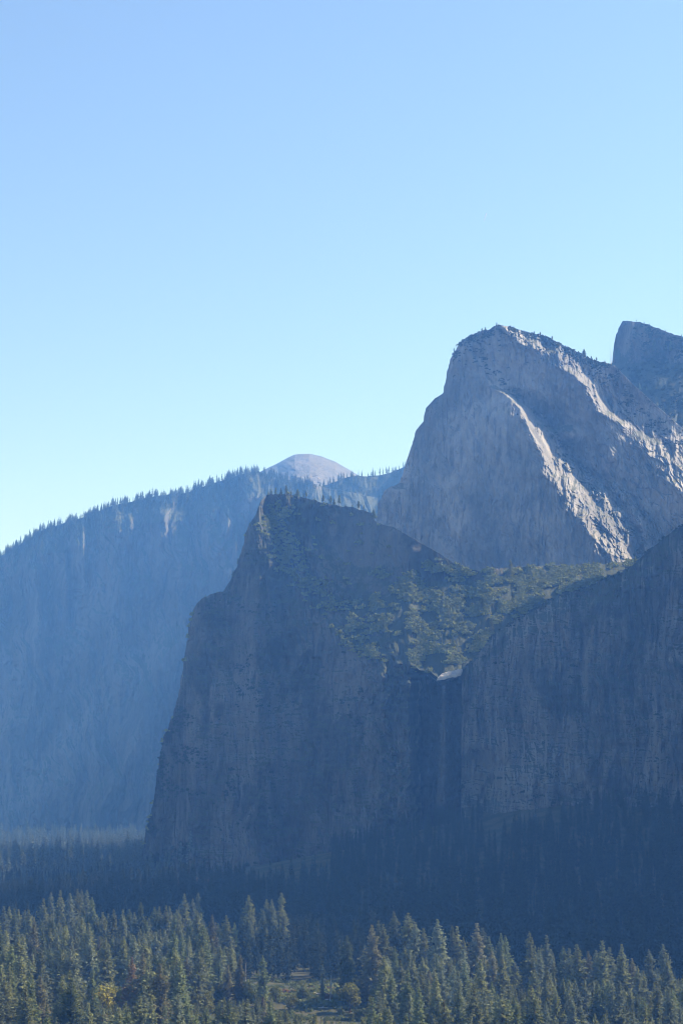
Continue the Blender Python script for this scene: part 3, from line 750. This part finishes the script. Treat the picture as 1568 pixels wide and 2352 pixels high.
# --- conifers on the crest and edge of the dark cliff, on the shelf and on the peaks: each one a tree of its own
def cliff_tree(X, Y, D, hpx, k, tone, label, cat='conifer', group=None, name='cliff_conifer', w=1.3):
    p = unproj(X, Y, D); h = hpx*D/1176*T*1.02
    root = thing(name, (float(p[0]), float(p[1]), float(p[2])-h*.04), label, cat, group, random.uniform(0, 6.28), (w*h/45, w*h/45, h/45))
    v = random.randrange(NVAR)
    link('trunk', proto[k, v][0], root); link('crown', crown_mesh(k, v, tone), root)
def ndepth(X, Y):
    return float(N_depth(np.array([[X, X+.5], [X, X+.5]]), np.array([[Y, Y], [Y+.5, Y+.5]]))[0, 0])
crest = [(616,1142,14),(623,1140,17),(633,1139,19),(645,1138,17),(657,1136,22),(668,1140,13),(683,1142,20),(697,1145,12),(703,1146,17),(722,1152,10),(742,1155,19),(759,1158,20),(767,1159,14),(779,1161,24),(793,1166,8),(809,1168,9),(823,1170,20),(835,1172,12),(858,1192,26)]
place = ['at the left end of the dark cliff crest', None]
for i, (X, Y, hp) in enumerate(crest):
    w = ['leftmost', 'second', 'third', 'fourth', 'fifth', 'sixth', 'seventh', 'eighth', 'ninth', 'tenth', 'eleventh', 'twelfth', 'thirteenth', 'fourteenth', 'fifteenth', 'sixteenth', 'seventeenth', 'eighteenth', 'rightmost'][i]
    cliff_tree(X, Y, ndepth(X, Y+3)+4, hp*1.1, 'pine' if i % 3 else 'spire', 'dark green', f'{w} from the left of the dark conifers along the dark cliff crest' if w not in ('leftmost', 'rightmost') else f'{w} of the dark conifers along the dark cliff crest', group='conifers on the dark cliff crest', w=1.7)
edge = [(545,1298,17,'upper conifer clinging to the left edge of the dark cliff'),(534,1327,18,'lower of two conifers clinging to the left edge of the dark cliff'),(572,1207,9,'small conifer on the upper left edge of the dark cliff'),(470,1371,7,'low tree on the left end of the dark cliff ledge'),(497,1364,9,'rounded tree on the small ledge of the dark cliff'),
        (440,1425,7,'tiny tree sticking out left below the dark cliff ledge'),(374,1694,9,'leaning small tree far down the left edge of the dark cliff'),(418,1556,8,'small tree half way down the left edge of the dark cliff')]
for X, Y, hp, lb in edge:
    cliff_tree(X+2, Y+2, ndepth(X+3, Y+4)+2, hp*1.15, 'pine', 'dark green', lb, group='trees on the left edge of the dark cliff', w=1.9)
shelf = [(881,1452,26),(1040,1485,22),(1128,1455,28),(1108,1398,22),(1171,1325,32),(1172,1437,20),(1184,1461,26),(1030,1420,18),(1144,1480,20),(1210,1318,18),(1458,1310,26),(1060,1428,16)]
for i, (X, Y, hp) in enumerate(sorted(shelf)):
    w = ['leftmost', 'second', 'third', 'fourth', 'fifth', 'sixth', 'seventh', 'eighth', 'ninth', 'tenth', 'eleventh', 'rightmost'][i]
    cliff_tree(X, Y, ndepth(X, Y)-2, hp*1.35, 'spire', ('dark green', 'olive green')[i % 2], (f'{w} from the left of' if w not in ('leftmost', 'rightmost') else f'{w} of')+' the conifers rising above scrub on the sunlit shelf', group='conifers on the sunlit shelf', w=1.45)
def adepth(X, Y): return float(A_depth(np.array([[X, X+.5], [X, X+.5]]), np.array([[Y, Y], [Y+.5, Y+.5]]))[0, 0])
def bdepth(X, Y): return float(B_depth(np.array([[X, X+.5], [X, X+.5]]), np.array([[Y, Y], [Y+.5, Y+.5]]))[0, 0])
summit = [(1042,808,10,'pine'),(1048,797,9,'pine'),(1106,764,12,'pine'),(1114,762,12,'pine'),(1127,774,14,'spire'),(1140,748,9,'pine'),(1226,768,9,'pine'),(1240,771,10,'pine'),(1267,781,11,'pine'),(1340,818,19,'spire'),(1357,829,13,'pine'),(1369,831,12,'pine'),(1388,838,12,'spire'),(1399,840,7,'pine'),(1178,756,7,'pine'),(1303,800,7,'pine')]
for i, (X, Y, hp, k) in enumerate(sorted(summit)):
    w = ['leftmost', 'second', 'third', 'fourth', 'fifth', 'sixth', 'seventh', 'eighth', 'ninth', 'tenth', 'eleventh', 'twelfth', 'thirteenth', 'fourteenth', 'fifteenth', 'rightmost'][i]
    cliff_tree(X, Y, adepth(X, Y+3)+3, hp, k, 'dark green', (f'{w} from the left of' if w not in ('leftmost', 'rightmost') else f'{w} of')+' the small trees along the top of the tall peak', cat='tree', group='trees on the tall peak', name='summit_tree', w=2.0)
for X, Y, hp, k, lb in [(1460,740,7,'pine','leftmost small tree on top of the blunt rock tower'),(1478,745,8,'pine','left of two flat-topped trees on the blunt rock tower'),(1490,749,8,'pine','right of two flat-topped trees on the blunt rock tower'),(1527,762,6,'spire','small pointed tree on the right slope of the blunt rock tower'),(1564,775,8,'pine','tree on the blunt rock tower at the right picture edge'),
                        (1502,806,30,'spire','tall shaded conifer below the top of the blunt rock tower'),(1530,806,22,'column','left shaded conifer of a pair under the blunt rock tower top'),(1540,806,26,'spire','right shaded conifer of a pair under the blunt rock tower top'),(1468,895,17,'spire','larger conifer on the shaded slope below the blunt rock tower'),(1484,897,10,'spire','smaller conifer on the shaded slope below the blunt rock tower'),(1518,955,20,'spire','left conifer of a close pair low on the shaded slope behind the ribs'),(1523,948,16,'spire','right conifer of a close pair low on the shaded slope behind the ribs')]:
    cliff_tree(X, Y, bdepth(X, Y+2)+1, hp, k, 'dark green', lb, cat='tree', group='trees on the blunt rock tower', name='summit_tree', w=1.6)

def ground_at(X, Y):
    """where the ray through X,Y meets the ground"""
    v = float(vslope(Y)); y = -H/v
    for _ in range(12):
        x = float(unproj(X, Y, y)[0]); y = (float(ground_z(x, y))-H)/v
    return float(unproj(X, Y, y)[0]), y, float(ground_z(float(unproj(X, Y, y)[0]), y))
# --- scrub: the oak thicket on the shelf, and brush on the ledges of the peaks
def bush(seed, n=46, flat=.75):
    r = np.random.default_rng(seed)
    d = r.normal(size=(n, 3)); d[:, 2] = np.abs(d[:, 2])*.9+.05; d /= np.linalg.norm(d, axis=1)[:, None]
    rr = r.uniform(.55, 1.05, n)*(1+.25*np.sin(d[:, 0]*4+seed)+.2*np.cos(d[:, 1]*5))
    pos = d*rr[:, None]*np.array([1, 1, flat])
    ax = r.normal(size=(n, 3)); nr = d+r.normal(0, .5, (n, 3))
    ln = r.uniform(.45, .8, n)
    return leaf_quads(pos, ax, nr, ln, ln*.8)
BUSH = [bush(i) for i in range(6)]
def scrub(name, P, sc, label, mat=M_scrub):
    V, F = scatter_mesh(BUSH, P, sc, rng.uniform(0, 6.28, len(P)))
    return tag(link(name, mesh_arrays(name, V, F, mat)), label, 'scrub', kind='stuff')
def shelf_prob(X, Y, dn):
    E = nose_edge(X)
    up = E-Y
    thick = fbm(X/45, Y/28, 3.3, 3)
    zone = sstep(-6, 14, up)*sstep(780, 900, X)*sstep(1305, 1350, Y+38*sstep(930, 1000, X)+np.clip(1040-X, -200, 300)*.12+np.clip(X-1060, 0, 300)*.30)
    main = zone*sstep(-.14, .2, thick)
    ridge = np.exp(-((X-np.interp(Y, [1150,1220,1310,1380,1440,1505], [625,640,675,760,805,850]))/30)**2)*sstep(1150, 1170, Y)*sstep(1520, 1500, Y)*(thick > -.25)*.8
    top = sstep(620, 600, X-0)*0+.035*(X < 760)*(dn < 14)*(fbm(Y/25, X/25, 3, 3) > 0)
    wood = .035*(up > 0)*(X < 900)*(thick > .1)
    return np.clip(main*1.0+ridge+top+wood, 0, 1)*(1-(X > 990)*(X < 1072)*(Y > 1526))
p3 = slope_points(NX, NY, ND, N_top, shelf_prob, 8500)
mb = []
for _ in range(2300):
    X_ = rng.uniform(545, 860); Y_ = rng.uniform(2250, 2345); g_ = ground_at(X_, Y_)
    if fbm(g_[0]/14, g_[1]/20, 3.3, 3) > -.15: mb.append(g_)
scrub('meadow_brush', np.array(mb), rng.uniform(.6, 2.2, len(mb)), 'low grass and brush covering the clearing', M_meadow)
scrub('oak_thicket', p3, rng.uniform(1.8, 5.2, len(p3)), 'sunlit oak scrub covering the hanging shelf above the waterfall')
oA = None
AXg, AYg = np.meshgrid(np.linspace(870, 1568, 500), np.linspace(745, 1310, 420))
ADg = A_depth(AXg, AYg)
def peak_prob(X, Y, dn):
    Yt = np.interp(X, A_sil[:, 0], A_sil[:, 1]); d = Y-Yt
    r1 = np.interp(Y, [786,850,905,985,1054,1124,1214,1300], [1070,1112,1168,1250,1275,1340,1420,1450])
    r2 = np.interp(Y, [771,809,859,949,1019,1089,1130], [1200,1280,1350,1424,1520,1600,1640])
    th = fbm(X/26, Y/20, 8.1, 3)
    g = (d > 1)*(.9*np.exp(-d/9)*(X > 1040)*(X < 1420)*(th > -.25)+.10*np.exp(-d/26)*(X > 1040)*(th > 0))
    g = g+(d > 2)*(.22*np.exp(-((X-r1-14)/12)**2)*(Y > 800)*(th > .05)+.2*np.exp(-((X-r2-40)/22)**2)*(th > .0))
    return np.clip(g, 0, 1)
p4 = slope_points(AXg, AYg, ADg, A_top, peak_prob, 1500)
scrub('summit_scrub', p4, rng.uniform(1.0, 2.9, len(p4)), 'brush and stunted trees along the top and ledges of the tall peak', leaf_mat('summit brush leaves', (.085, .09, .04), (.055, .06, .03), .25, 0))
BXg, BYg = np.meshgrid(np.linspace(1380, 1568, 200), np.linspace(745, 1010, 220)); BDg = B_depth(BXg, BYg)
p5 = slope_points(BXg, BYg, BDg, B_top, lambda X, Y, dn: (Y > np.interp(X, [p[0] for p in B_top], [p[1] for p in B_top])+2)*(.25+.75*(fbm(X/30, Y/22, 3.1, 3) > .1))*(1-.97*((X < 1470)*(Y < 845))), 900)
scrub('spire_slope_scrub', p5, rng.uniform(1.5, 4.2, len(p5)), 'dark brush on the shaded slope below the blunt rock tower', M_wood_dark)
def wall_prob(X, Y, dn): return (Y > nose_edge(X)+20)*(dn > 10)*sstep(.12, .4, fbm(X/70, Y/60, 6.3, 4))*(X < 930)
p6 = slope_points(NX, NY, ND, N_top, wall_prob, 900)
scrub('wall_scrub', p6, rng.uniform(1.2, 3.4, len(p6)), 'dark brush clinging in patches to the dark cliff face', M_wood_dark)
p7 = slope_points(WX, WY, WD, W_top, lambda X, Y, dn: (dn > 20)*sstep(.15, .4, fbm(X/60, Y/50, 9.3, 4))*(.2+.8*sstep(1600, 1760, Y))*(X < 1600), 700)
scrub('wall_scrub', p7, rng.uniform(1.2, 3.2, len(p7)), 'dark brush clinging in patches to the right wall', M_wood_dark)
WXp = slope_points(WX, WY, WD, W_top, lambda X, Y, dn: ((X > 1070)*(X < 1600)*np.exp(-dn/4)*.8*(fbm(X/20, 2, 2, 3) > -.1)), 160)
scrub('cliff_edge_scrub', WXp, rng.uniform(1.0, 2.4, len(WXp)), 'low brush along the upper edge of the right wall', M_wood_dark)

# ------------------------------------------------------------------ broadleaf trees and shrubs round the clearing
def broadleaf(seed, n=1100):
    """unit: 15 m tall round tree"""
    r = np.random.default_rng(seed)
    parts = [tube([(0, 0, 0), (.1, 0, 2.5), (.2, .1, 6), (.1, .2, 9.5)], [.42, .34, .25, .1], 7)]
    lob = []
    for i in range(9):
        a = r.uniform(0, 6.28); rr = r.uniform(1.2, 4.0); z = r.uniform(5.0, 12.0)-rr*.35
        c = np.array([math.cos(a)*rr, math.sin(a)*rr, z]); lob.append((c, r.uniform(2.0, 3.2)))
        parts.append(tube([(.1, .05, r.uniform(2.5, 6)), tuple(c*np.array([.55, .55, .8])), tuple(c)], [.17, .11, .05], 5))
    lob.append((np.array([0, 0, 12.0]), 2.8))
    pos = []; nr = []
    for i in range(n):
        c, q = lob[r.integers(len(lob))]
        d = r.normal(size=3); d /= np.linalg.norm(d)
        pos.append(c+d*q*r.uniform(.55, 1.06)*np.array([1, 1, .85])); nr.append(d+r.normal(0, .5, 3))
    pos = np.array(pos); nr = np.array(nr); ln = r.uniform(.7, 1.25, n)
    return joinVF(parts), leaf_quads(pos, r.normal(size=(n, 3)), nr, ln, ln*.8)
BL = []
for i in range(4):
    (tv, tf), (cv, cf) = broadleaf(70+i)
    BL.append((mesh_arrays('trunk', tv, tf, M_bark, True), (cv, cf), {}))
for i, (X, Y, h, m, lb) in enumerate(broad):
    x, y, z = place_by_tip(X, Y, h)
    root = thing('broadleaf_tree', (x, y, z-.2), lb, 'tree', 'broadleaf trees round the clearing', random.uniform(0, 6.28), (h/15*random.uniform(.95, 1.15),)*2+(h/15,))
    tm, (cv, cf), d = BL[i % 4]
    if m.name not in d: d[m.name] = mesh_arrays('crown', cv, cf, m)
    link('trunk', tm, root); link('crown', d[m.name], root)
def shrub_mesh(seed):
    r = np.random.default_rng(seed); parts = []
    for i in range(6):
        v, f = bush(seed*10+i, 60); parts.append((v*r.uniform(.7, 1.1)+np.array([r.uniform(-1, 1), r.uniform(-1, 1), -.1]), f))
    return joinVF(parts)
SH = {}
shr = [(610,2290),(622,2296),(636,2287),(648,2293),(655,2283),(664,2290),(682,2284),(690,2291),(704,2280),(712,2287),(718,2276),(726,2272),(733,2280),(741,2270),(748,2278),(755,2268),(762,2274),(770,2270),(778,2277),(786,2272),(704,2299),(728,2297),(752,2294),(776,2296),(716,2306),(742,2308),(690,2306),(768,2306)]
n_by = {}
rows = [(X, Y, 'rust' if i % 6 == 4 else 'green') for i, (X, Y) in enumerate(shr)]
for X, Y, tn in sorted(rows):
    depth_w = 'back edge' if Y < 2281 else 'middle' if Y < 2294 else 'front'
    n_by.setdefault((tn, depth_w), []).append((X, Y))
for (tn, dw), L in n_by.items():
    for i, (X, Y) in enumerate(L):
        x, y, z = ground_at(X, Y)
        o_ = '' if len(L) == 1 else (ORD[i] if i < len(L)-1 else 'rightmost')+' '
        lb = f'{o_}{"rusty" if tn == "rust" else "green"} shrub along the {dw} of the clearing' if not o_ else f'{"rusty" if tn == "rust" else "green"} shrub, {o_.strip()} along the {dw} of the clearing'
        key = (tn, i % 3)
        if key not in SH:
            v, f = shrub_mesh(30+i % 3); SH[key] = mesh_arrays('shrub', v, f, M_rust if tn == 'rust' else M_shrub)
        o = link('shrub', SH[key]); o.location = (x, y, z); s = random.uniform(2.0, 4.0); o.scale = (s*1.15, s*1.15, s); o.rotation_euler = (0, 0, random.uniform(0, 6.28))
        tag(o, lb, 'shrub', 'shrubs on the clearing')
# fallen and standing dead wood
def log(X, Y, L, ang, r0, label):
    x, y, z = ground_at(X, Y)
    r = np.random.default_rng(int(X*7+Y)); pts = [(t*L, r.normal(0, .15), .35+.2*t) for t in np.linspace(0, 1, 6)]
    parts = [tube(pts, np.linspace(r0, r0*.4, 6), 7)]
    for k in range(3):
        t = r.uniform(.35, .9)*L; a = r.uniform(.4, 1.2)*r.choice([-1, 1]); b = r.uniform(1.0, 2.5)
        parts.append(tube([(t, 0, .4), (t+b*.5*math.cos(a), b*.5*math.sin(a), .9), (t+b*math.cos(a), b*math.sin(a), 1.2)], [.14, .1, .04], 5))
    V, F = joinVF(parts)
    V = V*np.array([1.15, 1.3, 1.3])
    o = link('fallen_log', mesh_arrays('fallen_log', V, F, M_snag, True)); o.location = (x, y, z); o.rotation_euler = (0, 0, ang)
    tag(o, label, 'log', 'fallen logs on the clearing')
log(664,2308,9,.5,.55,'bleached log lying at the front left of the clearing'); log(700,2300,10,2.4,.5,'bleached log slanting between shrubs in the middle of the clearing'); log(745,2300,12,.3,.55,'long bleached log on the right of the clearing')
log(757,2286,9,2.7,.45,'bleached log near the foot of the bare snag'); log(715,2318,8,.1,.4,'short bleached log nearest the camera on the clearing')
def snag(X, Ytip, h, label):
    x, y, z = place_by_tip(X, Ytip, h)
    root = thing('dead_snag', (x, y, z-.3), label, 'dead tree')
    r = np.random.default_rng(int(X))
    zs = np.linspace(0, h, 7); pts = np.stack([np.cumsum(r.normal(0, .12, 7))-.0, np.zeros(7), zs], -1)
    v, f = tube(pts, np.linspace(.38, .06, 7), 7); link('trunk', mesh_arrays('trunk', v, f, M_snag, True), root)
    for k in range(4):
        t = r.uniform(.45, .92)*h; a = r.uniform(0, 6.28); b = r.uniform(1.2, 2.6)
        v, f = tube([(0, 0, t), (b*.5*math.cos(a), b*.5*math.sin(a), t+.5), (b*math.cos(a), b*math.sin(a), t+1.3)], [.13, .09, .03], 5)
        link('branch', mesh_arrays('branch', v, f, M_snag, True), root)
snag(758,2227,19,'thin bare dead trunk standing on the right of the clearing'); snag(564,2204,20,'pale bare dead tree beside the small brownish conifer left of the clearing'); snag(782,2262,9,'short broken dead stub behind the shrubs of the clearing')
x, y, z = place_by_tip(740, 2235, 17)
root = thing('conifer_tree', (x, y, z), 'ragged narrow young conifer beside the bare dead trunk on the clearing', 'conifer', 'conifers of the sunlit valley wood', 0, (.3, .3, 17/45))
link('trunk', proto['column', 0][0], root); link('crown', crown_mesh('column', 0, 'olive green'), root)
# dead trunk on the saddle right of the tall peak
p = unproj(1402, 838, adepth(1400, 842)); v, f = tube([(0, 0, -3), (.3, 0, 14), (.1, 0, 27)], [.7, .5, .12], 6)
o = link('dead_snag', mesh_arrays('dead_snag', v, f, M_snag, True)); o.location = p; tag(o, 'bare dead trunk on the saddle between the peak and the rock tower', 'dead tree')

# ------------------------------------------------------------------ the waterfall and the sunlit slab at its lip
def fall():
    Ys = np.linspace(1556, 1850, 70); V = []; k = 8
    for i, Y in enumerate(Ys):
        f = i/69; cx = 1020-8*f+fbm(f*5, 3, 1, 3)*1.5
        D = 2268-10*sstep(0, .25, f)
        p = unproj(cx, Y, D); w = 1.0+4.5*f+fbm(f*9, 7, 1, 3)*.8; d = .8+1.2*f
        for j in range(k):
            a = 6.283*j/k; V.append((p[0]+math.cos(a)*w, p[1]+math.sin(a)*d, p[2]))
    F = [(i*k+j, i*k+(j+1) % k, (i+1)*k+(j+1) % k, (i+1)*k+j) for i in range(69) for j in range(k)]
    m, nt, out = newmat('falling water')
    tc = N(nt, 'ShaderNodeTexCoord').outputs['Object']
    n = noise_tex(nt, tc, (.9, .9, .03), detail=5, rough=.65)
    d = N(nt, 'ShaderNodeBsdfDiffuse'); d.inputs[0].default_value = (.8, .84, .88, 1); tr = N(nt, 'ShaderNodeBsdfTransparent'); mx = N(nt, 'ShaderNodeMixShader')
    nt.links.new(ramp(nt, n, .40, .75, .0, .21), mx.inputs[0]); nt.links.new(tr.outputs[0], mx.inputs[1]); nt.links.new(d.outputs[0], mx.inputs[2]); nt.links.new(mx.outputs[0], out.inputs[0])
    return link('waterfall', mesh_arrays('waterfall', np.array(V), np.array(F), m, True))
tag(fall(), 'thin wispy waterfall dropping from the sunlit lip into the shaded alcove', 'waterfall', kind='structure')
def slab():
    nx_, ny_ = 46, 22; V = []
    P0 = [unproj(1002, 1559, 2262), unproj(1058, 1547, 2258), unproj(1062, 1536, 2270), unproj(1012, 1546, 2274)]
    for j in range(ny_):
        for i in range(nx_):
            a, b = i/(nx_-1), j/(ny_-1)
            p = (P0[0]*(1-a)+P0[1]*a)*(1-b)+(P0[3]*(1-a)+P0[2]*a)*b
            e = min(a, 1-a, b, 1-b)
            V.append(p+np.array([0, 0, 1.2*min(1, e*7)-.6+float(fbm(p[0]/7, p[1]/7, 2, 4))*1.3-2.0*(e <= 0)]))
    i = np.arange(nx_*ny_).reshape(ny_, nx_)
    F = np.stack([i[:-1, :-1], i[:-1, 1:], i[1:, 1:], i[1:, :-1]], -1).reshape(-1, 4)
    return link('lip_slab', mesh_arrays('lip_slab', np.array(V), F, rock_mat('pale lip granite', (.46, .42, .38), (.34, .31, .285), (.4, .3, .22), (.2, .18, .12), .1, (.95, 1.3), 3.0, .3), True))
tag(slab(), 'bright bare granite slab at the lip of the waterfall', 'rock', kind='structure')

# ------------------------------------------------------------------ vapour trail high beyond the mountains
def trail():
    Dd = 15000.0; a = unproj(1116.5, 489, Dd); b = unproj(1109.5, 510, Dd*.985)
    ts = np.linspace(0, 1, 12); pts = [a+(b-a)*t for t in ts]
    v, f = tube(pts, [1.2]+[2.7]*4+[2.5, 2.2, 1.9, 1.6, 1.3, .9, .4], 8)
    m, nt, out = newmat('ice cloud'); d = N(nt, 'ShaderNodeBsdfDiffuse'); d.inputs[0].default_value = (.5, .52, .55, 1)
    t = N(nt, 'ShaderNodeBsdfTranslucent'); t.inputs[0].default_value = (.5, .52, .55, 1); mx = N(nt, 'ShaderNodeMixShader'); mx.inputs[0].default_value = .5
    nt.links.new(d.outputs[0], mx.inputs[1]); nt.links.new(t.outputs[0], mx.inputs[2]); nt.links.new(mx.outputs[0], out.inputs[0])
    return link('vapour_trail', mesh_arrays('vapour_trail', v, f, m, True))
tag(trail(), 'short white vapour trail in the clear sky above the tall peak', 'vapour trail')

# ------------------------------------------------------------------ air
HZ_COL = (.125, .355, 1.0); HZ_DEN = 1.15e-4
def haze():
    x, y0, y1, z0, z1 = 4400, -350, 8750, -24, 1420
    V = [(-x, y0, z0), (x, y0, z0), (x, y1, z0), (-x, y1, z0), (-x, y0, z1), (x, y0, z1), (x, y1, z1), (-x, y1, z1)]
    F = [(0, 3, 2, 1), (4, 5, 6, 7), (0, 1, 5, 4), (1, 2, 6, 5), (2, 3, 7, 6), (3, 0, 4, 7)]
    m, nt, out = newmat('haze air')
    pv = N(nt, 'ShaderNodeVolumePrincipled'); pv.inputs['Color'].default_value = (*HZ_COL, 1); pv.inputs['Density'].default_value = HZ_DEN
    pv.inputs['Anisotropy'].default_value = .25; pv.inputs['Absorption Color'].default_value = (1, 1, 1, 1)
    nt.links.new(pv.outputs[0], out.inputs['Volume']); m.cycles.volume_sampling = 'DISTANCE'; m.cycles.homogeneous_volume = True
    return tag(link('haze', mesh_arrays('haze', V, F, m)), 'blue haze filling the valley air', 'haze', kind='stuff')
haze()

# ------------------------------------------------------------------ sky, sun, camera
w = bpy.data.worlds.new('World'); S.world = w; w.use_nodes = True
nt = w.node_tree; nt.nodes.clear()
sk = N(nt, 'ShaderNodeTexSky', sky_type='NISHITA'); sk.sun_disc = False
sk.sun_elevation = R(SUN_EL); sk.sun_rotation = R(SUN_AZ); sk.altitude = 1300; sk.air_density = 1.0; sk.dust_density = .9; sk.ozone_density = 2.2
bg = N(nt, 'ShaderNodeBackground'); bg.inputs[1].default_value = .102
wo = N(nt, 'ShaderNodeOutputWorld'); nt.links.new(mixc(nt, 1.0, sk.outputs[0], (1.025, .99, 1.0), 'MULTIPLY'), bg.inputs[0]); nt.links.new(bg.outputs[0], wo.inputs[0])
sl = bpy.data.lights.new('sun', 'SUN'); sl.energy = 5.0; sl.angle = R(.5); sl.color = (1, .95, .88)
so = bpy.data.objects.new('sun', sl); C.objects.link(so)
so.rotation_euler = Vector(-SV).to_track_quat('-Z', 'Y').to_euler()
cam = bpy.data.cameras.new('camera'); co = bpy.data.objects.new('camera', cam); C.objects.link(co)
cam.sensor_fit = 'VERTICAL'; cam.sensor_height = 36; cam.lens = 18/T; cam.clip_start = 1; cam.clip_end = 60000
co.location = (0, 0, H); co.rotation_euler = (R(90)+PITCH, 0, 0)
S.camera = co
S.view_settings.view_transform = 'Standard'; S.view_settings.look = 'None'; S.view_settings.exposure = 1.1; S.view_settings.gamma = 1
S.view_settings.use_curve_mapping = False
S.cycles.max_bounces = 6; S.cycles.diffuse_bounces = 1; S.cycles.transparent_max_bounces = 16; S.cycles.volume_bounces = 0
S.cycles.use_denoising = True; S.cycles.filter_width = 1.0; S.cycles.use_adaptive_sampling = False
